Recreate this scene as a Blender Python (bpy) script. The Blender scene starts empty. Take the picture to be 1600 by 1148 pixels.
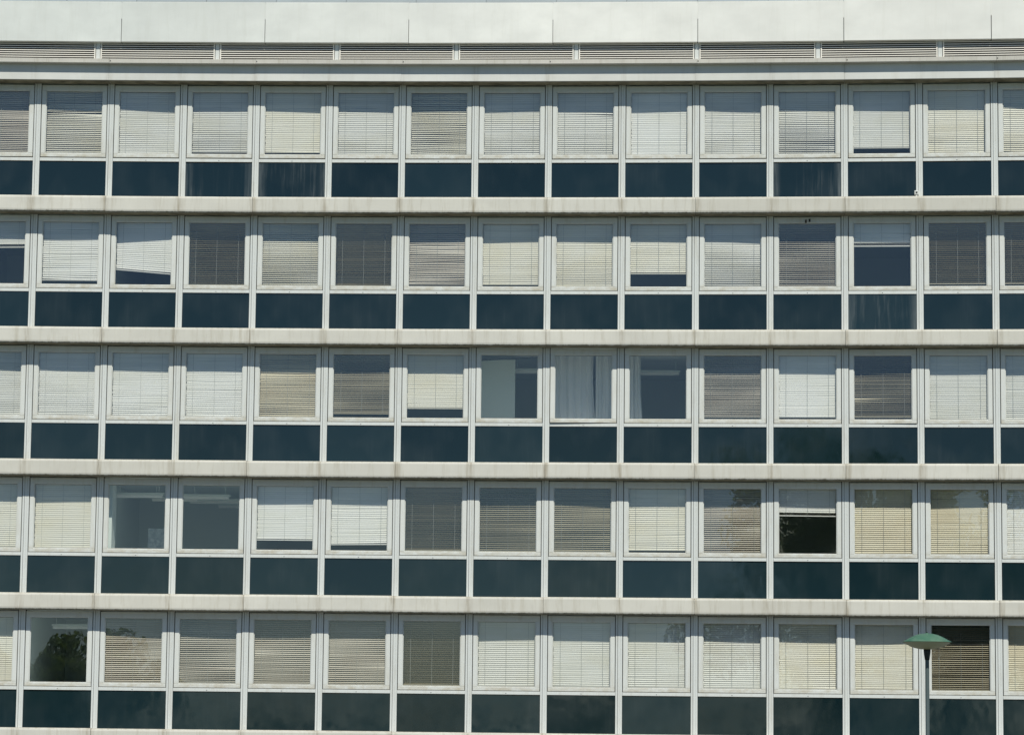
import bpy, math, random
from mathutils import Vector, Matrix
S = bpy.context.scene
C = S.collection
R = math.radians
rnd = random.Random(7)

# ------------------------------------------------------------------ camera
GZ = 17.4                                   # height of the first floor band's top above the ground
CAM = (17.3347, -71.3705, -12.88696 + GZ)
YAW, PITCH, ROLL, FPX = -0.0528, R(7), 0.01078, 4636.15
cd = bpy.data.cameras.new('camera'); cam = bpy.data.objects.new('camera', cd); C.objects.link(cam)
cd.sensor_width = 36; cd.lens = FPX / 1600 * 36; cd.clip_end = 5000; cd.clip_start = .5
s, c = math.sin(YAW), math.cos(YAW); sp, cp = math.sin(PITCH), math.cos(PITCH)
Rt = Vector((c, -s, 0)); Fw = Vector((s*cp, c*cp, sp)); Up = Vector((-s*sp, -c*sp, cp))
cr, sr = math.cos(ROLL), math.sin(ROLL)
r2 = Rt*cr + Up*sr; u2 = Up*cr - Rt*sr
m = Matrix(((r2.x, u2.x, -Fw.x, CAM[0]), (r2.y, u2.y, -Fw.y, CAM[1]), (r2.z, u2.z, -Fw.z, CAM[2]), (0, 0, 0, 1)))
cam.matrix_world = m
S.camera = cam

# ------------------------------------------------------------------ light
SUN_EL, SUN_AZ = R(48.8), R(11)
w = bpy.data.worlds.new('World'); S.world = w; w.use_nodes = True
nt = w.node_tree; sky = nt.nodes.new('ShaderNodeTexSky'); sky.sky_type = 'NISHITA'; sky.sun_disc = False
sky.sun_elevation = SUN_EL; sky.sun_rotation = math.pi - SUN_AZ
sky.air_density = .8; sky.dust_density = .0; sky.ozone_density = 1.3
bg = nt.nodes['Background']; bg.inputs['Strength'].default_value = .066
tint = nt.nodes.new('ShaderNodeMix'); tint.data_type = 'RGBA'; tint.blend_type = 'MULTIPLY'; tint.inputs[0].default_value = 1
tint.inputs[7].default_value = (.88, 1.0, 1.08, 1)
nt.links.new(sky.outputs[0], tint.inputs[6]); nt.links.new(tint.outputs[2], bg.inputs['Color'])
sd = bpy.data.lights.new('sun', 'SUN'); sun = bpy.data.objects.new('sun', sd); C.objects.link(sun)
sd.energy = 3.9; sd.angle = R(.53); sd.color = (1, .965, .845)
dv = Vector((math.sin(SUN_AZ)*math.cos(SUN_EL), -math.cos(SUN_AZ)*math.cos(SUN_EL), math.sin(SUN_EL)))
sun.rotation_euler = dv.to_track_quat('Z', 'Y').to_euler(); sun.location = (30, -60, 60)
S.view_settings.view_transform = 'Standard'; S.view_settings.look = 'None'
S.view_settings.exposure = 0.0; S.view_settings.gamma = 1

# ------------------------------------------------------------------ helpers
def bend(x): return -0.0021568*(x-12.6)**2          # the front is very slightly concave in plan
def bslope(x): return -0.0043136*(x-12.6)

class MB:
    def __init__(s): s.v = []; s.f = []; s.m = []
    def quad(s, pts, mi=0):
        n = len(s.v); s.v += [tuple(p) for p in pts]; s.f.append(tuple(range(n, n+len(pts)))); s.m.append(mi)
    def box(s, x0, x1, y0, y1, z0, z1, mi=0, ch=0):
        """box with optional chamfer ch on the edges of its front (-Y) face"""
        n = len(s.v)
        if ch:
            s.v += [(x0, y0+ch, z0), (x1, y0+ch, z0), (x1, y0+ch, z1), (x0, y0+ch, z1),
                    (x0, y1, z0), (x1, y1, z0), (x1, y1, z1), (x0, y1, z1),
                    (x0+ch, y0, z0+ch), (x1-ch, y0, z0+ch), (x1-ch, y0, z1-ch), (x0+ch, y0, z1-ch)]
            F = [(8, 9, 10, 11), (0, 1, 9, 8), (1, 2, 10, 9), (2, 3, 11, 10), (3, 0, 8, 11),
                 (4, 7, 6, 5), (0, 4, 5, 1), (1, 5, 6, 2), (2, 6, 7, 3), (3, 7, 4, 0)]
        else:
            s.v += [(x0, y0, z0), (x1, y0, z0), (x1, y0, z1), (x0, y0, z1), (x0, y1, z0), (x1, y1, z0), (x1, y1, z1), (x0, y1, z1)]
            F = [(0, 1, 2, 3), (4, 7, 6, 5), (0, 4, 5, 1), (1, 5, 6, 2), (2, 6, 7, 3), (3, 7, 4, 0)]
        for f in F: s.f.append(tuple(n+i for i in f)); s.m.append(mi)
    def bentbox(s, x0, x1, y0, y1, z0, z1, mi=0, step=1.8):
        n = max(1, int(round((x1-x0)/step))); base = len(s.v)
        for i in range(n+1):
            x = x0+(x1-x0)*i/n; b = bend(x)
            s.v += [(x, y0+b, z0), (x, y0+b, z1), (x, y1+b, z1), (x, y1+b, z0)]
        for i in range(n):
            a = base+4*i; b = a+4
            for q in ((a, b, b+1, a+1), (a+1, b+1, b+2, a+2), (a+2, b+2, b+3, a+3), (a+3, b+3, b, a)):
                s.f.append(q); s.m.append(mi)
        s.f.append((base, base+1, base+2, base+3)); s.m.append(mi)
        e = base+4*n; s.f.append((e+3, e+2, e+1, e)); s.m.append(mi)
    def prism(s, prof, x0, x1, mi=0):
        """extrude a (y,z) outline along x"""
        n = len(s.v); k = len(prof)
        s.v += [(x0, y, z) for y, z in prof]+[(x1, y, z) for y, z in prof]
        for i in range(k):
            j = (i+1) % k; s.f.append((n+i, n+j, n+k+j, n+k+i)); s.m.append(mi)
        s.f.append(tuple(n+i for i in reversed(range(k)))); s.m.append(mi)
        s.f.append(tuple(n+k+i for i in range(k))); s.m.append(mi)
    def lathe(s, prof, seg=40, mi=0, cx=0, cy=0):
        n = len(s.v); k = len(prof)
        for i in range(seg):
            a = 2*math.pi*i/seg
            s.v += [(cx+r*math.cos(a), cy+r*math.sin(a), z) for r, z in prof]
        for i in range(seg):
            j = (i+1) % seg
            for q in range(k-1):
                s.f.append((n+i*k+q, n+j*k+q, n+j*k+q+1, n+i*k+q+1)); s.m.append(mi)
    def mesh(s, name, mats, smooth=False):
        me = bpy.data.meshes.new(name); me.from_pydata(s.v, [], s.f)
        for mt in mats: me.materials.append(mt)
        if len(mats) > 1: me.polygons.foreach_set('material_index', s.m)
        if smooth: me.polygons.foreach_set('use_smooth', [True]*len(me.polygons))
        me.update()
        return me
def recalc(me):
    import bmesh
    b = bmesh.new(); b.from_mesh(me); bmesh.ops.recalc_face_normals(b, faces=b.faces); b.to_mesh(me); b.free(); return me
def obj(name, me, parent=None, loc=(0, 0, 0), rot=(0, 0, 0), label=None):
    o = bpy.data.objects.new(name, me); C.objects.link(o)
    if parent: o.parent = parent
    o.location = loc; o.rotation_euler = rot
    if label: o['label'] = label
    return o
def thing(name, label, cat, loc=(0, 0, 0), group=None, me=None, rot=(0, 0, 0)):
    o = obj(name, me, None, loc, rot); o['label'] = label; o['category'] = cat
    if group: o['group'] = group
    return o
def struct(name, me, loc=(0, 0, 0)):
    o = obj(name, me, None, loc); o['kind'] = 'structure'; return o

# ------------------------------------------------------------------ materials
def mat(name, col, rough=.5, metal=0, spec=.5):
    m = bpy.data.materials.new(name); m.use_nodes = True
    b = m.node_tree.nodes['Principled BSDF']
    b.inputs['Base Color'].default_value = (*col, 1); b.inputs['Roughness'].default_value = rough
    b.inputs['Metallic'].default_value = metal; b.inputs['Specular IOR Level'].default_value = spec
    return m
class N:
    def __init__(s, m): s.t = m.node_tree; s.b = s.t.nodes['Principled BSDF']
    def n(s, t, **k):
        o = s.t.nodes.new('ShaderNode'+t)
        for a, v in k.items():
            if a.startswith('i_'): o.inputs[int(a[2:])].default_value = v
            else: setattr(o, a, v)
        return o
    def l(s, a, b): s.t.links.new(a, b)
    def coords(s, scale, world=False, rndoff=True):
        """object (or world) coordinates, scaled, with an own offset for every object"""
        if world: src = s.n('NewGeometry').outputs['Position']
        else: src = s.n('TexCoord').outputs['Object']
        if rndoff and not world:
            oi = s.n('ObjectInfo'); mu = s.n('Math', operation='MULTIPLY', i_1=37.0); s.l(oi.outputs['Random'], mu.inputs[0])
            cb = s.n('CombineXYZ'); s.l(mu.outputs[0], cb.inputs[0]); s.l(mu.outputs[0], cb.inputs[1])
            ad = s.n('VectorMath', operation='ADD'); s.l(src, ad.inputs[0]); s.l(cb.outputs[0], ad.inputs[1]); src = ad.outputs[0]
        mp = s.n('Mapping'); mp.inputs['Scale'].default_value = scale; s.l(src, mp.inputs[0]); return mp.outputs[0]
    def noise(s, vec, scale=1, det=4, rough=.6):
        o = s.n('TexNoise'); o.inputs['Scale'].default_value = scale; o.inputs['Detail'].default_value = det
        o.inputs['Roughness'].default_value = rough; s.l(vec, o.inputs['Vector']); return o.outputs['Fac']
    def ramp(s, fac, a, b, va=0., vb=1.):
        o = s.n('MapRange'); o.inputs[1].default_value = a; o.inputs[2].default_value = b
        o.inputs[3].default_value = va; o.inputs[4].default_value = vb; s.l(fac, o.inputs[0]); return o.outputs[0]
    def mix(s, fac, a, b):
        o = s.n('Mix', data_type='RGBA')
        for sock, v in ((o.inputs[6], a), (o.inputs[7], b)):
            if isinstance(v, tuple): sock.default_value = (*v, 1)
            else: s.l(v, sock)
        if isinstance(fac, float): o.inputs[0].default_value = fac
        else: s.l(fac, o.inputs[0])
        return o.outputs[2]
    def math(s, op, a, b):
        o = s.n('Math', operation=op)
        for i, v in enumerate((a, b)):
            if isinstance(v, (int, float)): o.inputs[i].default_value = v
            else: s.l(v, o.inputs[i])
        return o.outputs[0]
    def out(s, col): s.l(col, s.b.inputs['Base Color'])
    def bump(s, h, st, dist=.01):
        o = s.n('Bump'); o.inputs['Strength'].default_value = st; o.inputs['Distance'].default_value = dist
        s.l(h, o.inputs['Height']); s.l(o.outputs[0], s.b.inputs['Normal'])

def weathered(name, col, dirt, rough=.55, grime=True, zlo=-.41, zhi=0, amount=1.0):
    """pale cladding: soft mottling, vertical run marks, grime along the top and bottom edges"""
    m = mat(name, col, rough); k = N(m)
    a = k.noise(k.coords((.9, .9, 1.4)), 1.0, 4)
    b = k.noise(k.coords((7, 7, .7)), 1.0, 5, .7)
    g = k.noise(k.coords((26, 26, 1.6)), 1.0, 3, .7)
    lf = k.noise(k.coords((.22, .22, .22), True), 1, 2)
    base = k.mix(k.ramp(lf, .35, .65), tuple(min(1, x*1.04) for x in col), tuple(x*.93 for x in col))
    base = k.mix(k.ramp(a, .3, .75, 0, .85), base, tuple(x*.82 for x in col))
    st = k.math('MULTIPLY', k.ramp(b, .52, .78), .55*amount)
    c1 = k.mix(st, base, dirt)
    c1 = k.mix(k.math('MULTIPLY', k.ramp(g, .5, .85), .15*amount), c1, dirt)
    if grime:
        sep = k.n('SeparateXYZ'); k.l(k.n('TexCoord').outputs['Object'], sep.inputs[0])
        jag = k.noise(k.coords((9, 9, 3)), 1.0, 4, .8)
        # bottom drip edge
        lo = k.math('SUBTRACT', zlo+.022, sep.outputs[2]); lo = k.math('ADD', lo, k.ramp(jag, .35, .8, 0, .045 if amount > .5 else .004))
        lo = k.ramp(lo, .0, .028)
        c1 = k.mix(k.math('MULTIPLY', lo, .85), c1, (.10, .088, .05))
        hi = k.math('SUBTRACT', sep.outputs[2], zhi-.02); hi = k.math('ADD', hi, k.ramp(jag, .4, .7, 0, .06))
        c1 = k.mix(k.math('MULTIPLY', k.ramp(hi, .02, .06), .5*amount), c1, (.26, .23, .15))
        # run marks below every mullion foot
        px = k.n('SeparateXYZ'); k.l(k.n('NewGeometry').outputs['Position'], px.inputs[0])
        fr = k.math('MULTIPLY', k.math('ADD', px.outputs[0], .9), 1/1.8); fr = k.math('FRACT', fr, 0)
        d = k.math('ABSOLUTE', k.math('SUBTRACT', fr, .5), 0)
        run = k.math('MULTIPLY', k.ramp(d, .075, .0), k.ramp(k.noise(k.coords((14, 14, 1.2)), 1, 4, .7), .36, .66))
        c1 = k.mix(k.math('MULTIPLY', run, .7*amount), c1, (.24, .19, .11))
        oi = k.n('ObjectInfo'); c1 = k.mix(k.math('MULTIPLY', oi.outputs['Random'], .16), c1, (.34, .31, .23))
    k.out(c1)
    return m
SLAB = weathered('weathered_band', (.69, .675, .615), (.36, .32, .23))
FASC = weathered('fascia_metal', (.73, .74, .72), (.45, .43, .36), .45, True, -.43, 0, .4)
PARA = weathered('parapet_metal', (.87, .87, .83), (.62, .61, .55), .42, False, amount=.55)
def light_ramp(m, c, xa, xb):
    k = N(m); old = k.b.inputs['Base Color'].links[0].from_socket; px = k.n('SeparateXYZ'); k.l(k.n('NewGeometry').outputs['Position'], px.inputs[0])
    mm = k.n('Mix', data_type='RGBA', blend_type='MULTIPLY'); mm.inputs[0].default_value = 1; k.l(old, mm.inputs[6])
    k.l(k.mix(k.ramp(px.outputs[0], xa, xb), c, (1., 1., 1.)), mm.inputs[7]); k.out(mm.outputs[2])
light_ramp(PARA, (.85, .88, .89), 4, 15)                 # sunlight gradient painted into the panel colour, dimmer towards the left
TOPM = weathered('upper_metal', (.36, .40, .43), (.40, .40, .40), .5, False, amount=.6)
STRIP = weathered('sill_metal', (.60, .58, .53), (.30, .27, .2), .5, False, amount=1.0)
def frame_mat(name, col, dirt, foot=False):
    m = mat(name, col, .42, 0, .5); k = N(m)
    a = k.noise(k.coords((5, 5, .8)), 1, 5, .7); g = k.noise(k.coords((30, 30, 30)), 1, 3)
    c1 = k.mix(k.math('MULTIPLY', k.ramp(a, .5, .8), .45), col, dirt)
    c1 = k.mix(k.math('MULTIPLY', k.ramp(g, .55, .8), .25), c1, dirt)
    if foot:      # grime collecting on the bottom rail and in the lower corners
        sx = k.n('SeparateXYZ'); k.l(k.n('TexCoord').outputs['Object'], sx.inputs[0])
        f = k.math('MULTIPLY', k.ramp(sx.outputs[2], -.70, -.83), k.ramp(k.noise(k.coords((4, 4, 9)), 1, 4, .7), .36, .66))
        c1 = k.mix(k.math('MULTIPLY', f, .6), c1, (.40, .34, .22))
    k.out(c1)
    return m
FRAME = frame_mat('painted_aluminium', (.655, .68, .67), (.42, .38, .29))
SASH = frame_mat('painted_sash', (.67, .69, .67), (.44, .40, .30), True)
GAP = mat('dark_gasket', (.035, .035, .032), .8)
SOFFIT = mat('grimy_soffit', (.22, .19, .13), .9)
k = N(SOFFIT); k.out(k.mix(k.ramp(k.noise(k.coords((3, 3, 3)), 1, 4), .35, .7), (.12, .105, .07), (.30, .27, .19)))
def glass_dark(name='spandrel_glass', dusty=0):
    m = mat(name, (.006, .018, .026), .03, 0, .5); k = N(m)
    st = k.noise(k.coords((9, 9, .5)), 1, 4, .7); bl = k.noise(k.coords((1.1, 1.1, .8)), 1, 2)
    oi = k.n('ObjectInfo')
    b0 = k.mix(oi.outputs['Random'], (.004, .014, .018), (.009, .024, .031))
    b0 = k.mix(k.math('MULTIPLY', k.ramp(bl, .45, .75), .035), b0, (.30, .33, .33))
    c1 = k.mix(k.math('MULTIPLY', k.ramp(st, .50, .80), k.ramp(bl, .42, .68, .0 if not dusty else .03, (.03 if not dusty else .26))), b0, (.35, .37, .36))
    if dusty:
        sx = k.n('SeparateXYZ'); k.l(k.n('TexCoord').outputs['Object'], sx.inputs[0]); e = k.math('ABSOLUTE', sx.outputs[0], 0)
        c1 = k.mix(k.math('MULTIPLY', k.ramp(e, .62, .82), k.ramp(st, .35, .7, .02, .34)), c1, (.35, .38, .38))
    k.out(c1)
    dust = k.ramp(k.noise(k.coords((2, 2, 2)), 1, 4), .4, .8, .03, .12); k.l(dust, k.b.inputs['Roughness'])
    k.bump(k.noise(k.coords((1.5, 1.5, 1.0)), 1, 2), .25, .012)
    return m
SPAN = glass_dark(); SPAND = glass_dark('streaked_spandrel_glass', 1)
def pane_glass():
    m = bpy.data.materials.new('window_glass'); m.use_nodes = True; t = m.node_tree
    for n in list(t.nodes): t.nodes.remove(n)
    o = t.nodes.new('ShaderNodeOutputMaterial'); mx = t.nodes.new('ShaderNodeMixShader')
    tr = t.nodes.new('ShaderNodeBsdfTransparent'); tr.inputs[0].default_value = (.955, .967, .955, 1)
    gl = t.nodes.new('ShaderNodeBsdfGlossy'); gl.inputs['Roughness'].default_value = .0
    ge = t.nodes.new('ShaderNodeNewGeometry'); dt = t.nodes.new('ShaderNodeVectorMath'); dt.operation = 'DOT_PRODUCT'
    t.links.new(ge.outputs['Incoming'], dt.inputs[0]); t.links.new(ge.outputs['Normal'], dt.inputs[1])
    def mt(op, a, b):
        q = t.nodes.new('ShaderNodeMath'); q.operation = op
        for i_, v_ in enumerate((a, b)):
            if isinstance(v_, (int, float)): q.inputs[i_].default_value = v_
            elif v_ is not None: t.links.new(v_, q.inputs[i_])
        return q
    ca = mt('ABSOLUTE', dt.outputs['Value'], None); om = mt('SUBTRACT', 1.0, ca.outputs[0]); p5 = mt('POWER', om.outputs[0], 5.0)
    fr = mt('MULTIPLY_ADD', p5.outputs[0], .88); fr.inputs[2].default_value = .115    # two faces of the glass, Schlick
    tc = t.nodes.new('ShaderNodeTexCoord'); oi = t.nodes.new('ShaderNodeObjectInfo'); ad = t.nodes.new('ShaderNodeVectorMath')
    nz = t.nodes.new('ShaderNodeTexNoise'); nz.inputs['Scale'].default_value = 1.1; nz.inputs['Detail'].default_value = 1.5
    bp = t.nodes.new('ShaderNodeBump'); bp.inputs['Strength'].default_value = .12; bp.inputs['Distance'].default_value = .012
    mu = t.nodes.new('ShaderNodeMath'); mu.operation = 'MULTIPLY'; mu.inputs[1].default_value = 31
    t.links.new(oi.outputs['Random'], mu.inputs[0]); t.links.new(tc.outputs['Object'], ad.inputs[0]); t.links.new(mu.outputs[0], ad.inputs[1])
    t.links.new(ad.outputs[0], nz.inputs['Vector']); t.links.new(nz.outputs['Fac'], bp.inputs['Height'])
    t.links.new(bp.outputs[0], gl.inputs['Normal'])
    t.links.new(fr.outputs[0], mx.inputs[0]); t.links.new(tr.outputs[0], mx.inputs[1]); t.links.new(gl.outputs[0], mx.inputs[2])
    t.links.new(mx.outputs[0], o.inputs[0]); return m
PANE = pane_glass()
CORD = mat('ladder_cord', (.36, .37, .35), .8)
BCOL = {}
def blind_mat(name, col, stain):
    m = mat('slat_'+name, col, .45, 0, .4); k = N(m)
    a = k.noise(k.coords((.7, .7, 1.6)), 1, 3); b = k.noise(k.coords((2.2, 2.2, 24)), 1, 3)
    c1 = k.mix(k.ramp(a, .42, .72, 0, .8), col, stain)
    c1 = k.mix(k.math('MULTIPLY', k.ramp(b, .5, .8), .12), c1, tuple(x*.75 for x in col)); k.out(c1)
    BCOL[name] = m
blind_mat('white', (.80, .795, .77), (.74, .73, .66))
blind_mat('grey', (.69, .685, .65), (.62, .60, .51))
blind_mat('cream', (.76, .735, .65), (.72, .67, .52))
blind_mat('tan', (.71, .65, .50), (.66, .57, .40))
blind_mat('taupe', (.60, .555, .48), (.50, .44, .37))
blind_mat('dark', (.50, .45, .34), (.40, .36, .26))

# ------------------------------------------------------------------ setting
mb = MB(); n = 24
for i in range(n):
    for j in range(n):
        x0, x1 = -1600+3200*i/n, -1600+3200*(i+1)/n; y0, y1 = -1600+3200*j/n, -1600+3200*(j+1)/n
        mb.quad([(x0, y0, 0), (x1, y0, 0), (x1, y1, 0), (x0, y1, 0)])
gm = mat('grass_ground', (.06, .09, .03), .95); k = N(gm)
k.out(k.mix(k.ramp(k.noise(k.coords((.15, .15, .15), True), 1, 6), .35, .7), (.045, .075, .022), (.10, .11, .05)))
struct('ground', mb.mesh('ground', [gm]))
mb = MB(); mb.box(-60, 90, -28, .5, -.3, .02)
pm = mat('paving', (.32, .31, .28), .85); k = N(pm)
k.out(k.mix(k.ramp(k.noise(k.coords((.5, .5, .5), True), 1, 6), .3, .7), (.11, .115, .115), (.19, .19, .18)))
struct('pavement', mb.mesh('pavement', [pm]))

# ------------------------------------------------------------------ the office building
B = thing('office_building', 'long five storey office block with pale bands, dark glass panels and rows of blinds', 'building', (12.6, 0, 0))
BI = Matrix.Translation((-12.6, 0, 0))
def part(name, me, loc, rot=(0, 0, 0), label=None, parent=None):
    """place a part in world coordinates under the building"""
    o = obj(name, me, parent or B, (loc[0]-12.6, loc[1], loc[2]), rot, label); return o
def atx(x): return bend(x), math.atan(bslope(x))
W, H = 1.8, 3.22487
C0, C1 = -1, 15                              # columns built (0..14 are in view)
X0, X1 = C0*W, (C1+1)*W
# slabs of the floors, back wall, cross walls: the rooms behind the glass
WALLIN = mat('room_wall', (.70, .78, .76), .9); CEIL = mat('room_ceiling', (.74, .80, .78), .9); FLOORM = mat('room_floor', (.16, .16, .17), .6)
def zb(r): return GZ-(r-1)*H                 # top of the band above row r
for r in range(0, 6):
    z = zb(r)
    mb = MB()
    if r == 0: mb.bentbox(X0, X1, .04, 9, z-.36, z+.15)
    else: mb.bentbox(X0, X1, .04, 9, z-.40, z-.03)
    part('floor_slab', mb.mesh('floor_slab', [CEIL]), (0, 0, 0))
mb = MB(); mb.bentbox(X0, X1, 6.5, 6.7, 4.0, GZ+H-.3); part('back_wall', mb.mesh('back_wall', [WALLIN]), (0, 0, 0))
mb = MB(); mb.bentbox(X0-.3, X0, -.3, 12, 0, GZ+H+1.5); part('end_wall', mb.mesh('end_wall', [SLAB]), (0, 0, 0))
mb = MB(); mb.bentbox(X1, X1+.3, -.3, 12, 0, GZ+H+1.5); part('end_wall', mb.mesh('end_wall', [SLAB]), (0, 0, 0))
mb = MB(); mb.bentbox(X0-.3, X1+.3, 12, 12.3, 0, GZ+H+1.5); part('rear_wall', mb.mesh('rear_wall', [SLAB]), (0, 0, 0))
mb = MB(); mb.bentbox(X0, X1, 0.3, 12, GZ+H+.6, GZ+H+.8); part('roof', mb.mesh('roof', [TOPM]), (0, 0, 0))
mb = MB(); mb.bentbox(X0, X1, .1, .5, 0, zb(5)-.41)
for c_ in range(C0, C1+1, 2):
    mb.bentbox(c_*W+.3, (c_+2)*W-.3, .05, .09, .5, 3.2, 1)
part('ground_floor_wall', mb.mesh('ground_floor_wall', [SLAB, SPAN]), (0, 0, 0))
# partition walls between the rooms behind some windows
for (c_, r) in [(7, 2), (10, 2), (5, 0), (9, 0), (2, 3), (4, 3), (11, 3), (12, 3), (1, 4), (2, 4), (0, 1), (12, 1), (13, 1), (13, 4), (5, 2), (6, 3), (9, 3), (2, 1), (3, 1), (10, 1)]:
    x = c_*W; mb = MB(); b_, a_ = atx(x); mb.box(-.06, .06, .10, 6.5, zb(r)-H-.02, zb(r)-.41)
    part('partition_wall', mb.mesh('partition_wall', [WALLIN]), (x, b_, 0), (0, 0, a_))

# ---- shared meshes, built flat about x = 0, z = 0
def mullion_mesh(z0, z1):
    mb = MB(); w_ = .080
    for (a, b) in ((-w_, -.034), (-.0265, .027), (.0333, w_)):
        mb.box(a, b, 0, .12, z0, z1, 0, .004)
    mb.box(-.0338, -.0267, .014, .1, z0, z1, 1); mb.box(.0272, .0331, .007, .1, z0, z1, 0)
    mb.box(-.096, .096, .05, .14, z0+.002, z1-.002, 1)
    return mb.mesh('mullion', [FRAME, GAP])
def sash_mesh():
    # local origin: centre of the glass, z range from the frame's own top to bottom
    mb = MB(); xo, xi = .803, .697; zt, zit, zib, zbm = .928, .785, -.785, -.872
    mb.box(-xo, xo, .006, .075, zit, zt, 0, .006); mb.box(-xo, xo, .006, .075, zbm, zib, 0, .006)
    mb.box(-xo, -xi, .0062, .075, zib+.0002, zit-.0002, 0, .006); mb.box(xi, xo, .0062, .075, zib+.0002, zit-.0002, 0, .006)
    # inner glazing bead, a little deeper
    b = .016
    mb.box(-xi, xi, .03, .062, zit-b, zit-.0003, 0, .003); mb.box(-xi, xi, .03, .062, zib+.0003, zib+b, 0, .003)
    mb.box(-xi+.0003, -xi+b, .0305, .062, zib+b, zit-b, 0, .003); mb.box(xi-b, xi-.0003, .0305, .062, zib+b, zit-b, 0, .003)
    # gasket line
    g = .003
    mb.box(-xi+b, xi-b, .045, .06, zit-b-g*2, zit-b-.0003, 1); mb.box(-xi+b, xi-b, .045, .06, zib+b+.0003, zib+b+g*2, 1)
    return mb.mesh('window', [SASH, GAP])
def pane_mesh():
    mb = MB(); mb.quad([(-.685, .052, -.772), (.685, .052, -.772), (.685, .052, .772), (-.685, .052, .772)])
    return mb.mesh('pane', [PANE])
def spandrel_mesh(h):
    mb = MB(); mb.box(-.819, .819, .030, .05, 0, h); mb.box(-.81, .81, .052, .16, .01, h-.01, 1); return mb.mesh('spandrel_panel', [SPAN, GAP])
def transom_mesh():
    mb = MB(); mb.box(-.8168, .8168, .003, .12, -.04, .04, 0, .005); mb.box(-.8, .8, .02, .1, .0402, .055, 1)
    mb.box(-.012, .012, -.004, .0028, -.012, -.004, 1)
    return mb.mesh('transom', [FRAME, GAP])
ME_SASH, ME_PANE, ME_SP, ME_TR = sash_mesh(), pane_mesh(), spandrel_mesh(.91), transom_mesh()
ME_SPD = ME_SP.copy(); ME_SPD.materials[0] = SPAND
ME_M = mullion_mesh(-3.235, -.40); ME_M0 = mullion_mesh(-3.235, -.345)

# ---- venetian blinds
HB = .678; YB = .122; PIT = .0475; ZT = .775
def blind_mesh(mt, t0, t1, drop, slant=0, dis=.0019, ev=(), wave=0, seed=0, rail=True):
    """slats tilted from t0 (top) to t1 (bottom) degrees, hanging to 'drop' (share of the glass height)"""
    rr = random.Random(seed); mb = MB()
    if mt in ('white', 'grey', 'cream') and t0 > 55: t0 = min(81, t0+5); t1 = min(79, t1+6)
    if not ev: ev = [(rr.uniform(.2, .95), rr.choice('LRM'), rr.choice((-1, 1))*rr.uniform(.004, .011), rr.uniform(8, 24)) for _ in range(rr.choice((0, 1, 2, 2, 3)))]
    wave = max(wave, rr.uniform(.1, .5)); full = int(1.55/PIT)+1; zend = ZT-1.555*drop
    pit = PIT
    nvis = int((ZT-zend)/pit); nst = max(0, full-nvis-1) if drop < .97 else 0
    stack = nst*.0035
    nvis = int((ZT-zend-stack)/pit); zs = [ZT-.012-pit*i for i in range(nvis)]
    ph1, ph2, ph3, ph4 = [rr.uniform(0, 6) for _ in range(4)]; lean = rr.gauss(0, .022); sw = rr.uniform(2.5, 6); driftL = driftR = 0
    for i, z in enumerate(zs):
        t = i/max(1, len(zs)-1); tt = t*t*(3-2*t); til = t0+(t1-t0)*tt+rr.gauss(0, 2.0+dis*600)
        driftL = driftL*.8+rr.gauss(0, dis); driftR = driftR*.8+rr.gauss(0, dis)
        sl = slant*t**1.5
        zl, zr = z+driftL+sl, z+driftR-sl; tl = tr = 0; bow = rr.gauss(0, dis*.8)
        for (ft, side, mag, dt) in ev:
            q = i-ft*(full-1)
            if abs(q) < 4:
                f = math.exp(-abs(q)/1.4)*(1 if q >= -.5 else .35)
                if side in 'R': zr += mag*f; tr += dt*f
                if side in 'L': zl += mag*f; tl += dt*f
                if side == 'M': bow += mag*f; tl += dt*f*.6; tr += dt*f*.6
        ns = 6; xl = -HB+rr.uniform(-.006, .007); xr = HB+rr.uniform(-.007, .006); base = len(mb.v)
        for a in range(ns+1):
            u = a/ns; x = xl+(xr-xl)*u; ew = u**2.2; el = (1-u)**2.2
            zc = z+(zl-z)*el+(zr-z)*ew+(zl-z)*.15+(zr-z)*.15+bow*math.sin(math.pi*u)+wave*math.sin(5*u+ph1+i*.3)*.003
            dy = lean*(u-.5)+.006*math.sin(3*u+ph3+i*.1)
            ang = R(til+sw*math.sin(2.6*u+ph3+i*.13)*math.sin(i*.21+ph4)+tl*el+tr*ew+wave*3*math.sin(3*u+ph2+i*.45)); ca, sa = math.cos(ang), math.sin(ang)
            for sgn in (-1, -.4, .4, 1):
                crv = .0035*(1-sgn*sgn)
                mb.v.append((x, YB+dy-sgn*.0268*ca-crv*sa, zc-sgn*.0275*sa+crv*ca))
        for a in range(ns):
            for q in range(3):
                p = base+a*4+q; mb.f.append((p, p+4, p+5, p+1)); mb.m.append(0)
    zlow = zs[-1]-pit*.6 if zs else ZT-.05
    for i in range(nst):
        z = zlow-.0035*i; o = rr.uniform(-.003, .003); e = rr.uniform(-.004, .004)
        mb.quad([(-HB+e, YB-.025+o, z+slant), (HB+e, YB-.025+o, z-slant), (HB+e, YB+.025+o, z-slant), (-HB+e, YB+.025+o, z+slant)])
    zl = zlow-stack
    if rail:
        n0 = len(mb.v); mb.box(-HB, HB, YB-.022, YB+.022, zl-.024, zl-.002)
        for q in range(n0, n0+8): x, y, z = mb.v[q]; mb.v[q] = (x, y, z-slant*x/HB)
    for fx in (-.76, .0, .76):
        x = fx*HB+rr.uniform(-.01, .01); mb.box(x-.0026, x+.0026, YB-.036+lean*fx*.5, YB-.033+lean*fx*.5, zl-.01-slant*x/HB, ZT, 1)
    # head rail
    mb.box(-HB-.01, HB+.01, YB-.028, YB+.028, ZT+.005, ZT+.045)
    return mb.mesh('venetian_blind', [BCOL[mt], CORD])

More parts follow.
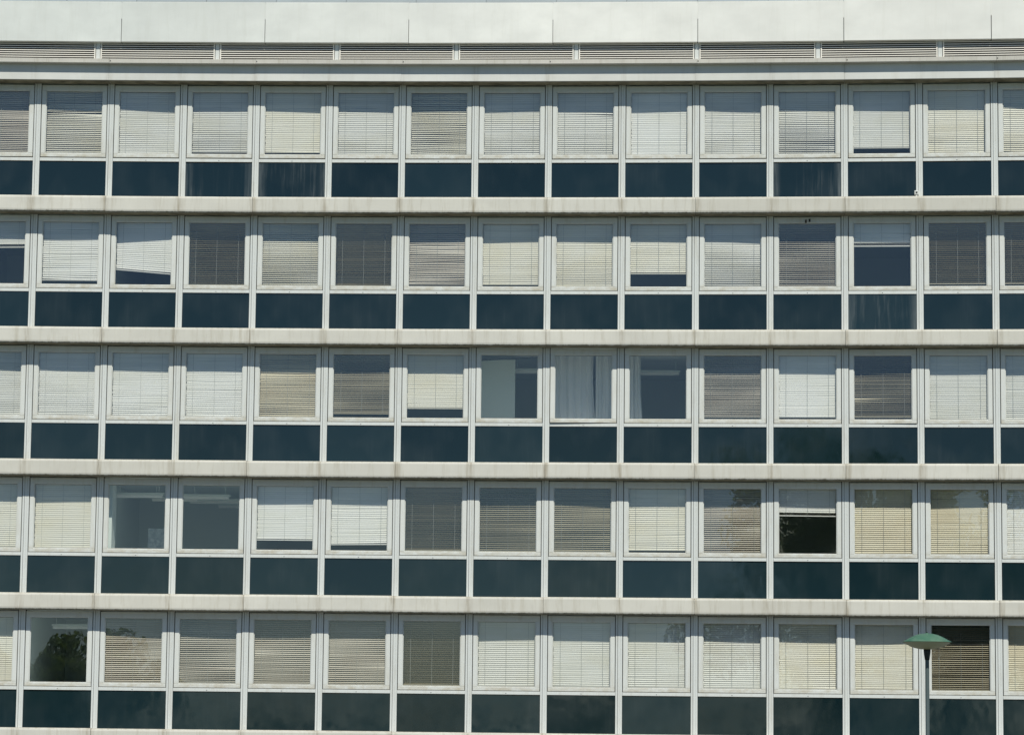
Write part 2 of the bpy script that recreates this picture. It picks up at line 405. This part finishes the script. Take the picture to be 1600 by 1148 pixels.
# (material, top tilt, bottom tilt, drop, options)
F = 1.0
BL = {
(-1, 0): ('grey', 60, 50, F), (0, 0): ('taupe', 50, 42, F), (1, 0): ('cream', 48, 40, F, dict(dis=.003, wave=.5, ev=[(.20, 'R', -.03, 35), (.31, 'M', -.012, -45), (.34, 'R', -.045, 35)])),
(2, 0): ('grey', 74, 66, .985), (3, 0): ('grey', 76, 52, .965, dict(dis=.0015)), (4, 0): ('cream', 74, 68, .975), (5, 0): ('grey', 72, 60, .985, dict(dis=.003, wave=.6)),
(6, 0): ('cream', 50, 44, .99, dict(dis=.003, wave=1, slant=.006)), (7, 0): ('grey', 74, 52, .985), (8, 0): ('grey', 76, 54, .985, dict(ev=[(.33, 'R', -.034, -45)])),
(9, 0): ('white', 76, 72, F), (10, 0): ('grey', 76, 56, .985), (11, 0): ('grey', 74, 32, .985, dict(wave=.6)), (12, 0): ('grey', 76, 68, .90), (13, 0): ('cream', 74, 54, F, dict(dis=.002)), (14, 0): ('cream', 62, 52, F), (15, 0): ('grey', 60, 50, F),
(-1, 1): ('grey', 60, 50, F), (0, 1): ('grey', 70, 62, .41, dict(slant=-.012)), (1, 1): ('white', 66, 56, .93, dict(dis=.004, wave=1)), (2, 1): ('white', 74, 70, .80, dict(slant=.055, dis=.002)),
(3, 1): ('dark', -25, -20, .985), (4, 1): ('cream', 54, 34, .985, dict(dis=.002, wave=.5)), (5, 1): ('dark', -40, -35, .985), (6, 1): ('taupe', 52, 46, .95, dict(dis=.005, wave=1.6, ev=[(.42, 'R', -.03, 40)])),
(7, 1): ('cream', 76, 54, .965, dict(dis=.002, wave=.7)), (8, 1): ('cream', 74, 46, .99, dict(ev=[(.36, 'L', .01, 25), (.38, 'R', .01, 25)])), (9, 1): ('cream', 68, 58, .80, dict(dis=.002)), (10, 1): ('grey', 72, 40, F), (11, 1): ('taupe', 30, 24, F),
(12, 1): ('white', 78, 74, .38, dict(ev=[(.16, 'R', -.03, 20), (.24, 'R', -.02, 10)])), (13, 1): ('dark', -22, -18, .97), (14, 1): ('dark', -22, -20, .97), (15, 1): ('grey', 60, 50, F),
(-1, 2): ('grey', 60, 50, F), (0, 2): ('grey', 64, 52, .985), (1, 2): ('white', 64, 50, .985), (2, 2): ('white', 66, 58, F, dict(dis=.003, wave=1, ev=[(.5, 'L', -.01, 25), (.7, 'L', -.012, 25), (.55, 'R', .01, 20)])),
(3, 2): ('white', 68, 60, F, dict(dis=.003, ev=[(.45, 'L', .008, 20), (.72, 'L', .008, 20)])), (4, 2): ('tan', 48, 38, F, dict(dis=.003, wave=.7, ev=[(.25, 'R', -.008, 30), (.3, 'L', -.01, 20)])),
(5, 2): ('dark', 32, 28, .925, dict(dis=.002)), (6, 2): ('cream', 64, 60, .86), (10, 2): ('taupe', 34, 28, .975), (11, 2): ('white', 70, 66, .975, dict(ev=[(.12, 'R', .016, 22), (.35, 'R', .016, 25), (.48, 'R', .016, 25), (.62, 'R', .014, 25)])),
(12, 2): ('dark', 26, 18, .975, dict(dis=.002, ev=[(.66, 'L', -.02, 45)])), (13, 2): ('grey', 74, 56, .98), (14, 2): ('grey', 74, 58, .99), (15, 2): ('grey', 60, 50, F),
(-1, 3): ('cream', 60, 50, F), (0, 3): ('cream', 66, 58, .985), (1, 3): ('cream', 70, 66, .985), (4, 3): ('white', 76, 74, .86, dict(ev=[(.3, 'R', .014, 24), (.46, 'R', .014, 24), (.62, 'R', .014, 24)])),
(5, 3): ('white', 72, 60, .895, dict(slant=-.008, dis=.002, ev=[(.18, 'L', .012, 20), (.34, 'R', .015, 22), (.34, 'L', .01, 22), (.5, 'R', .014, 24), (.66, 'R', .014, 24), (.8, 'R', .012, 20)])),
(6, 3): ('dark', -38, -34, F), (7, 3): ('dark', 22, 18, .98), (8, 3): ('dark', 34, 26, .98), (9, 3): ('cream', 64, 56, .975, dict(ev=[(.14, 'R', .012, 30), (.42, 'R', -.01, 30), (.72, 'R', .012, 35)])),
(10, 3): ('taupe', 44, 34, .98, dict(dis=.002)), (11, 3): ('white', 74, 68, .42, dict(slant=.006)), (12, 3): ('tan', 66, 58, .985), (13, 3): ('tan', 64, 56, .985, dict(ev=[(.6, 'R', .01, 20)])), (14, 3): ('white', 68, 62, .985), (15, 3): ('grey', 60, 50, F),
(-1, 4): ('grey', 60, 50, F), (0, 4): ('cream', 60, 56, F), (2, 4): ('taupe', 42, 36, F), (3, 4): ('taupe', 36, 32, F), (4, 4): ('taupe', 34, 30, F), (5, 4): ('taupe', 42, 32, F), (6, 4): ('dark', -36, -30, F),
(7, 4): ('grey', 70, 62, F), (8, 4): ('grey', 72, 64, F), (9, 4): ('grey', 74, 54, F), (10, 4): ('grey', 66, 60, F), (11, 4): ('cream', 66, 62, F), (12, 4): ('cream', 66, 62, F), (13, 4): ('dark', 16, 22, F), (14, 4): ('tan', 60, 56, F), (15, 4): ('grey', 60, 50, F),
}
WLAB = {(0, 1): 'window with its grey blind drawn up and blue glass below', (2, 1): 'window with a white blind hanging crooked at the bottom', (12, 1): 'window with its blind bunched up in the top third',
 (7, 2): 'bare window without blind showing a pale partition inside', (8, 2): 'window standing slightly open with pale curtains inside', (9, 2): 'bare window with one pale curtain at its left edge',
 (2, 3): 'bare bluish window without blind showing a board inside', (3, 3): 'bare bluish window without blind showing ceiling lights', (11, 3): 'window with white blind drawn up over dark glass', (1, 4): 'bare dark window reflecting a green tree',
 (6, 2): 'window with cream blind ending short of the sill', (12, 0): 'window with cream blind ending short of the sill', (9, 1): 'window with cream blind ending short of the sill'}
BLAB = {'dark': 'dark grey blind with open slats', 'taupe': 'brownish grey blind with half open slats', 'tan': 'sandy yellow blind', 'cream': 'cream blind', 'white': 'white blind', 'grey': 'pale grey blind'}
TILT = {(8, 2): (R(-1.0), 0, R(1.4)), (7, 2): (R(.5), 0, R(.5)), (12, 2): (R(-1.2), 0, R(-.9)), (2, 1): (R(-.7), 0, R(-.5)), (11, 3): (R(1.9), 0, 0)}
cols = range(C0, C1+1)
for r in range(5):
    z = zb(r); dz = .035 if r == 0 else 0
    for c_ in cols:
        xc = (c_+.5)*W; b_, a_ = atx(xc)
        zg = z-1.355+dz*.9
        tl = TILT.get((c_, r), (R(rnd.gauss(0, .12)), 0, R(rnd.gauss(0, .15))))
        ox = (.0 if (c_, r) != (8, 2) else -.03)
        wn = part('window', ME_SASH, (xc+ox*0, b_-(.012 if (c_, r) == (8, 2) else 0)-abs(tl[2])*.3, zg), (tl[0], 0, a_+tl[2]), WLAB.get((c_, r)))
        obj('pane', ME_PANE, wn)
        if (c_, r) in BL:
            q = BL[(c_, r)]; kw = q[4] if len(q) > 4 else {}
            me = blind_mesh(q[0], q[1], q[2], q[3], seed=c_*17+r*101+5, **kw)
            obj('venetian_blind', me, wn, label=BLAB[q[0]])
        streaky = (c_, r) in ((3, 0), (4, 0), (11, 0), (12, 1))
        part('spandrel_panel', ME_SPD if streaky else ME_SP, (xc, b_, z-3.228), (R(rnd.gauss(0, .22)), 0, a_+R(rnd.gauss(0, .22))), 'dark glass panel with pale streaks' if streaky else None)
        part('transom', ME_TR, (xc, b_, z-2.278+dz*.6), (0, 0, a_))
    for c_ in range(C0, C1+2):
        x = c_*W; b_, a_ = atx(x)
        part('mullion', ME_M0 if r == 0 else ME_M, (x, b_, z), (0, 0, a_))
BOUNCEM = mat('white_bounce_board', (.82, .84, .83), .5)
for (c_, r) in ((7, 2), (8, 2), (9, 2), (2, 3), (3, 3), (1, 4)):  # added unseen boards that bounce sunlight up onto curtains and ceilings
    xc = (c_+.5)*W; b_, a_ = atx(xc); mb = MB(); mb.box(-.84, .84, .18, .86, -2.40, -2.36, 0, .004)
    part('bounce_board', mb.mesh('bounce_board', [BOUNCEM]), (xc, b_, zb(r)), (0, 0, a_))
# ---- projecting bands at the floors, each in lengths of two bays
def band_mesh(L):
    h = L/2-.006; mb = MB(); d = .45
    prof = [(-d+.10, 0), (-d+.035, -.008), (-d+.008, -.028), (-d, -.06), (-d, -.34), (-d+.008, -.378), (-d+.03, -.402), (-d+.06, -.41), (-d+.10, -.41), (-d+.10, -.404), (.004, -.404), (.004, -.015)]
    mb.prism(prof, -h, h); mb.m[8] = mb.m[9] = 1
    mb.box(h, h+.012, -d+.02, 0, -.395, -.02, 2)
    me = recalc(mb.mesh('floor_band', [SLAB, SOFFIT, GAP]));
    return me
ME_BAND = band_mesh(3.6)
for r in range(1, 6):
    for c_ in range(-1, 8):
        x = 3.6*c_+1.8; b_ = (bend(x-1.8)+bend(x+1.8)+bend(x))/3; a_ = math.atan(bslope(x))
        if x-1.8 < X0-2: continue
        part('floor_band', ME_BAND, (x, b_+rnd.uniform(-.009, .009), zb(r)+rnd.uniform(-.006, .006)), (0, 0, a_))
# ---- top: fascia, ledge strip, ventilation grilles, parapet, upper cladding
FZ = GZ+2.852
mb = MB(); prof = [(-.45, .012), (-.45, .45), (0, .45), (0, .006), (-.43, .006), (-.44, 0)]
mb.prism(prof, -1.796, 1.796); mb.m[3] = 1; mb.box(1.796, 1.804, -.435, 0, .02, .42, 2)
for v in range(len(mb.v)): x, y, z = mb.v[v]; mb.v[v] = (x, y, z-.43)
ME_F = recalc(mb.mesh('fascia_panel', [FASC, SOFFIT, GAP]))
mb = MB(); mb.box(-1.795, 1.795, -.64, .1, -.108, 0, 0, .006); mb.box(1.795, 1.805, -.62, 0, -.1, -.01, 1)
for xx in (-1.78,): mb.box(xx, xx+.02, -.646, -.6402, -.07, -.04, 1)
ME_S = mb.mesh('ledge_strip', [STRIP, GAP])
GRM = mat('grille_metal', (.82, .79, .73), .45)
GRB = mat('grille_back_shade', (.03, .025, .02), .9)
mb = MB(); hl = 1.405
for i in range(8):
    z = .012+i*.0535
    mb.box(-hl+.03, hl-.03, -.46, -.456, z, z+.0215); mb.box(-hl+.03, hl-.03, -.4558, -.40, z+.017, z+.021, 1)  # plates near black: the shade between slats is put into their colour
mb.box(-hl, -hl+.03, -.475, -.36, -.02, .45, 0, .003); mb.box(hl-.03, hl, -.475, -.36, -.02, .45, 0, .003)
mb.box(-hl, hl, -.33, -.25, -.02, .45, 1)
ME_G = recalc(mb.mesh('ventilation_grille', [GRM, GRB]))
mb = MB(); mb.box(-.05, .05, -.455, -.3, -.02, .45, 0, .004); ME_GP = mb.mesh('grille_post', [FRAME])
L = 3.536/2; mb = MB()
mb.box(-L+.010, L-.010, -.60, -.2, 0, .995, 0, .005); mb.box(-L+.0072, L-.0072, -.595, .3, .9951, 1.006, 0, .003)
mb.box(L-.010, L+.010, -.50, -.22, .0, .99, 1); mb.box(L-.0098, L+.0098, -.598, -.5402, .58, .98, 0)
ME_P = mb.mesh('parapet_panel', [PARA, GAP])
for c_ in range(-1, 8):
    x = 3.6*c_+1.8; b_ = (bend(x-1.8)+bend(x+1.8)+bend(x))/3; a_ = math.atan(bslope(x))
    part('fascia_panel', ME_F, (x, b_+rnd.uniform(-.003, .003), FZ+.43), (0, 0, a_))
    x += .03; part('ledge_strip', ME_S, (x, b_+rnd.uniform(-.006, .006), GZ+3.357+rnd.uniform(-.004, .004)), (0, 0, a_))
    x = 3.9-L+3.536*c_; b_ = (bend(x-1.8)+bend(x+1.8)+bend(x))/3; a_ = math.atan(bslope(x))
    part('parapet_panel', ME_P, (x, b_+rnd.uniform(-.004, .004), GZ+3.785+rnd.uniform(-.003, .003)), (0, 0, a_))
for c_ in range(-1, 9):
    x = 3.32+2.94*c_; b_, a_ = atx(x); part('grille_post', ME_GP, (x, b_, GZ+3.36), (0, 0, a_))
    x += 1.47; b_, a_ = atx(x); part('ventilation_grille', ME_G, (x, b_, GZ+3.36), (0, 0, a_))
mb = MB(); mb.box(-.862, .862, -.1, .1, 0, .9, 0, .004); mb.box(.8622, .868, -.09, .05, 0, .89, 1); ME_U = mb.mesh('upper_panel', [TOPM, GAP])
for c_ in range(-2, 15):
    x = 3.32+1.73*c_; b_, a_ = atx(x); part('upper_panel', ME_U, (x, b_, GZ+4.80), (0, 0, a_))
# ---- little box fixed to a mullion, vents on one window head
mb = MB(); mb.box(-.05, .05, -.09, -.002, -.05, .05, 0, .012); mb.box(-.022, .022, -.094, -.0902, -.022, .022, 1); mb.box(-.02, .02, -.07, -.02, -.10, -.051, 0)
xq = 13*W-.075; b_, a_ = atx(xq); part('junction_box', mb.mesh('junction_box', [FRAME, GAP]), (xq, b_, zb(0)-3.08), (0, 0, a_))
mb = MB(); mb.box(-.075, -.035, -.02, .0055, -.045, .03, 0, .004); mb.box(.015, .055, -.02, .0055, -.02, .05, 0, .004)
xq = 11.5*W+.02; b_, a_ = atx(xq); part('window_vent', mb.mesh('window_vent', [GAP]), (xq, b_-.012, zb(1)-.53), (0, 0, a_))

# ------------------------------------------------------------------ things inside, seen through bare glass
CUR = mat('curtain_cloth', (.80, .82, .80), .9)
def curtain(xa, xb, r, label, folds, lean=0):
    mb = MB(); z1, z0 = zb(r)-.42, zb(r)-3.1; nx, nz = 60, 8; xm = (xa+xb)/2; rr = random.Random(folds*9+r)
    ph = [rr.uniform(0, 6) for _ in range(3)]
    for side in (0, .004):
        for j in range(nz+1):
            t = j/nz
            for i in range(nx+1):
                u = i/nx; x = xa+(xb-xa)*u+lean*math.sin(1.1+t*2.6)*(u**1.5); d = .045*math.sin(u*folds*6.28+ph[0]+.4*t)+.018*math.sin(u*folds*15+ph[1])
                mb.v.append((x-xm, d+side, z1+(z0-z1)*t-z0))
    q = (nx+1)*(nz+1)
    for s_ in (0, q):
        for j in range(nz):
            for i in range(nx):
                a = s_+j*(nx+1)+i; mb.f.append((a, a+1, a+nx+2, a+nx+1)); mb.m.append(0)
    thing('curtain', label, 'curtain', (xm, bend(xm)+1.12, z0), 'curtains behind the bare windows', mb.mesh('curtain', [CUR], True))
curtain(8*W-.02, 8*W+1.22, 2, 'pale curtain filling the left of the slightly open window, third row', 5, -.12)
curtain(8*W+1.17, 9*W+.02, 2, 'pale curtain on the right side of the slightly open window', 3, .0)
curtain(9*W+.08, 9*W+.56, 2, 'single pale curtain at the left edge of a bare dark window', 3, -.09)
LT = mat('lamp_white', (.9, .92, .9), .4)
def clight(x, y, r, label, ln=1.2):
    t = thing('ceiling_light', label, 'ceiling light', (x, bend(x)+y, zb(r)-.402), 'ceiling lights inside the offices')
    mb = MB()
    for q in (-.4, .4): mb.box(q*ln-.006, q*ln+.006, -.006, .006, -.2795, 0)
    obj('rod', mb.mesh('rod', [WALLIN]), t)
    mb = MB(); mb.box(-ln/2, ln/2, -.09, .09, -.33, -.28, 0, .01); obj('housing', mb.mesh('housing', [WALLIN]), t)
    mb = MB(); mb.box(-ln/2+.03, ln/2-.03, -.085, .085, -.40, -.3305, 0, .01); obj('diffuser', mb.mesh('diffuser', [LT]), t)
clight(2*W+.75, 1.2, 3, 'nearer ceiling light behind the left one of the two bare windows, fourth row')
clight(2*W+1.45, 2.3, 3, 'farther ceiling light behind the left one of the two bare windows, fourth row')
clight(3*W+.5, 1.5, 3, 'ceiling light nearest the glass in the right one of the two bare windows', 1.3)
clight(3*W+.7, 2.9, 3, 'middle ceiling light in the right one of the two bare windows', 1.6)
clight(3*W+1.2, 4.4, 3, 'rearmost ceiling light in the right one of the two bare windows', 1.6)
clight(7*W+1.4, 1.9, 2, 'ceiling light behind the bare window with the pale partition', 1.0)
clight(9*W+.9, 2.2, 2, 'ceiling light behind the bare window with one curtain', 1.1)
clight(1*W+.9, 1.6, 4, 'ceiling light behind the window that reflects a tree', 1.0)
# partition screen and slipped rail behind the bare window of the third row
x = 7*W+.55; mb = MB(); mb.box(-.46, .42, 0, .05, 0, 2.70); PS = mat('screen_face', (.68, .74, .68), .85)
thing('room_divider', 'pale green grey room divider behind the bare third row window', 'divider', (x, bend(x)+1.4, zb(2)-H), None, mb.mesh('room_divider', [PS]))
mb = MB(); mb.box(-.69, .69, -.015, .015, -.014, .014)
x = 7.5*W; thing('curtain_rail', 'dark rail slipped askew across the top of the bare window', 'rail', (x, bend(x)+.12, zb(2)-.66), None, mb.mesh('curtain_rail', [GAP]), (0, R(-3.2), 0))
x = 2*W+1.18; mb = MB(); mb.box(-.22, .22, 0, .02, .02, .60, 1); mb.box(-.20, .20, -.004, -.0002, .04, .58, 1); 
PB = mat('poster_paper', (.45, .47, .46), .8); k = N(PB); k.out(k.mix(k.ramp(k.noise(k.coords((7, 7, 7)), 1, 3), .42, .6), (.24, .29, .31), (.42, .47, .46)))
thing('notice_board', 'framed picture board inside the left bare window, fourth row', 'board', (x, bend(x)+1.3, zb(3)-2.15), None, mb.mesh('notice_board', [WALLIN, PB]))
x = 2*W+.16; mb = MB(); mb.box(-.07, .07, 0, .5, 0, 2.8); thing('cupboard', 'tall pale cupboard edge inside the left bare window, fourth row', 'cupboard', (x, bend(x)+.4, zb(3)-H), None, mb.mesh('cupboard', [WALLIN]))

# ------------------------------------------------------------------ street lamp
def unproject(px, py, d):
    u, v = (px-800), (py-574); dr = (Fw*FPX+r2*u-u2*v); dr = dr/dr.dot(Fw); return Vector(CAM)+dr*d
D = 42; sc = D/FPX
top = unproject(1448.5, 1001.5, D)
LG = mat('green_enamel', (.055, .21, .125), .5); k = N(LG)
k.out(k.mix(k.ramp(k.noise(k.coords((6, 6, 6)), 1, 5), .35, .75), (.05, .155, .10), (.14, .24, .17)))
LB = mat('bowl_plastic', (.62, .56, .46), .45); LK = mat('black_collar', (.02, .022, .022), .5); LP = mat('slate_pole', (.085, .115, .12), .45)
t = thing('street_lamp', 'street lamp with flat green domed hood and pale bowl on a slate pole', 'street lamp', (top.x, top.y, 0))
Z = top.z; rad = .345
mb = MB(); mb.lathe([(0.001, Z+.122), (.02, Z+.12), (.022, Z+.112), (.08, Z+.109), (.15, Z+.092), (.23, Z+.058), (.30, Z+.018), (rad, Z-.004), (rad+.003, Z-.010), (rad-.01, Z-.012), (.25, Z+.02), (0.001, Z+.05)], 48)
obj('hood', mb.mesh('hood', [LG], True), t)
mb = MB(); mb.lathe([(.001, Z+.137), (.011, Z+.134), (.013, Z+.122), (.001, Z+.1205)], 16); obj('finial', mb.mesh('finial', [LK], True), t)
mb = MB(); mb.lathe([(rad-.014, Z-.0125), (.31, Z-.032), (.25, Z-.065), (.18, Z-.092), (.11, Z-.108), (.05, Z-.112), (.001, Z-.112)], 48); obj('lamp_bowl', mb.mesh('lamp_bowl', [LB], True), t)
mb = MB(); mb.lathe([(.001, Z-.113), (.050, Z-.1131), (.049, Z-.15), (.036, Z-.24), (.0325, Z-.262), (.001, Z-.263)], 32); obj('collar', mb.mesh('collar', [LK], True), t)
mb = MB(); mb.lathe([(.0285, Z-.2631), (.030, 1.0), (.055, .98), (.058, .03), (.058, .0201)], 32); obj('pole', mb.mesh('pole', [LP], True), t)
mb = MB(); mb.lathe([(.001, .05), (.13, .048), (.14, .03), (.14, .0205)], 32); obj('base_plate', mb.mesh('base_plate', [LP]), t)

# ------------------------------------------------------------------ trees in front of the building, seen mirrored in its glass
LF = mat('leaf_green', (.07, .115, .03), .6); k = N(LF)
lc = k.mix(k.ramp(k.noise(k.coords((.6, .6, .6), True), 1, 3), .35, .65), (.045, .085, .02), (.11, .15, .04)); k.out(lc)
tn = k.n('BsdfTranslucent'); tn.inputs[0].default_value = (.24, .36, .06, 1); ms = k.n('MixShader'); ms.inputs[0].default_value = .45
k.l(k.b.outputs[0], ms.inputs[1]); k.l(tn.outputs[0], ms.inputs[2]); k.l(ms.outputs[0], k.t.nodes['Material Output'].inputs[0])
BK = mat('bark', (.10, .075, .05), .9)
def tree(x, y, h, rad, label, seed, nleaf=30000):
    rr = random.Random(seed); t = thing('broadleaf_tree', label, 'tree', (x, y, 0), 'trees mirrored in the glass')
    mb = MB(); mb.lathe([(.42, 0), (.30, 1.2), (.24, h*.35), (.12, h*.7), (.02, h*.92)], 12)
    for q in range(9):
        a = rr.uniform(0, 6.28); z0 = h*rr.uniform(.25, .6); L_ = rad*rr.uniform(.5, .85); n0 = len(mb.v)
        dx, dy, dz_ = math.cos(a)*L_, math.sin(a)*L_, L_*rr.uniform(.5, .9)
        for e, (wd) in enumerate((.10, .03)):
            for g in range(5):
                b = g*6.283/5; mb.v.append((dx*e-math.sin(a)*wd*math.cos(b), dy*e+math.cos(a)*wd*math.cos(b), z0+dz_*e+wd*math.sin(b)))
        for g in range(5): mb.f.append((n0+g, n0+(g+1) % 5, n0+5+(g+1) % 5, n0+5+g)); mb.m.append(0)
    obj('trunk', mb.mesh('trunk', [BK], True), t)
    mb = MB(); cl = []
    for q in range(85):
        a = rr.uniform(0, 6.28); u = rr.uniform(-1, 1); rr_ = rr.uniform(.15, 1.1)
        cl.append((rad*rr_*math.sqrt(1-u*u)*math.cos(a), rad*rr_*math.sqrt(1-u*u)*math.sin(a), h*.60+h*.36*rr_*u, rad*rr.uniform(.14, .27)))
    for q in range(nleaf):
        cx_, cy_, cz_, cr_ = rr.choice(cl); v = Vector((rr.gauss(0, 1), rr.gauss(0, 1), rr.gauss(0, 1))).normalized()*cr_*rr.uniform(.5, 1.05)
        p = Vector((cx_, cy_, cz_))+v; s_ = rr.uniform(.12, .22)
        A = Vector((rr.gauss(0, 1), rr.gauss(0, 1), rr.gauss(0, 1))).normalized(); Bv = A.cross(Vector((rr.gauss(0, 1), rr.gauss(0, 1), rr.gauss(0, 1)))).normalized()
        mb.quad([p-A*s_, p-Bv*s_*.5, p+A*s_, p+Bv*s_*.5])
    obj('crown', mb.mesh('crown', [LF]), t)
def mirror(px, py, t):
    """ground position at distance t in front of the facade of what the glass shows at a pixel"""
    dr = (Fw*FPX+r2*(px-800)-u2*(py-574)).normalized(); P = Vector(CAM)
    for _ in range(5):
        s_ = (bend(P.x)-CAM[1])/dr.y; P = Vector(CAM)+dr*s_
    nx = Vector((bslope(P.x), -1, 0)).normalized(); rf = dr-2*dr.dot(nx)*nx
    s_ = (-t-P.y)/rf.y; return P+rf*s_
for (px, py, t_, rad, lab, sd_) in ((52, 985, 90, 4.6, 'rounded green tree mirrored in the bare lower left window', 3),
        (1350, 672, 92, 6.0, 'tall broad tree mirrored in the dark panels at lower right', 5), (1500, 760, 90, 6.0, 'second tall tree further right, mirrored in the dark panels', 8)):
    p = mirror(px, py, t_); tree(p.x, -t_, p.z, rad, lab, sd_); print('tree', px, p)
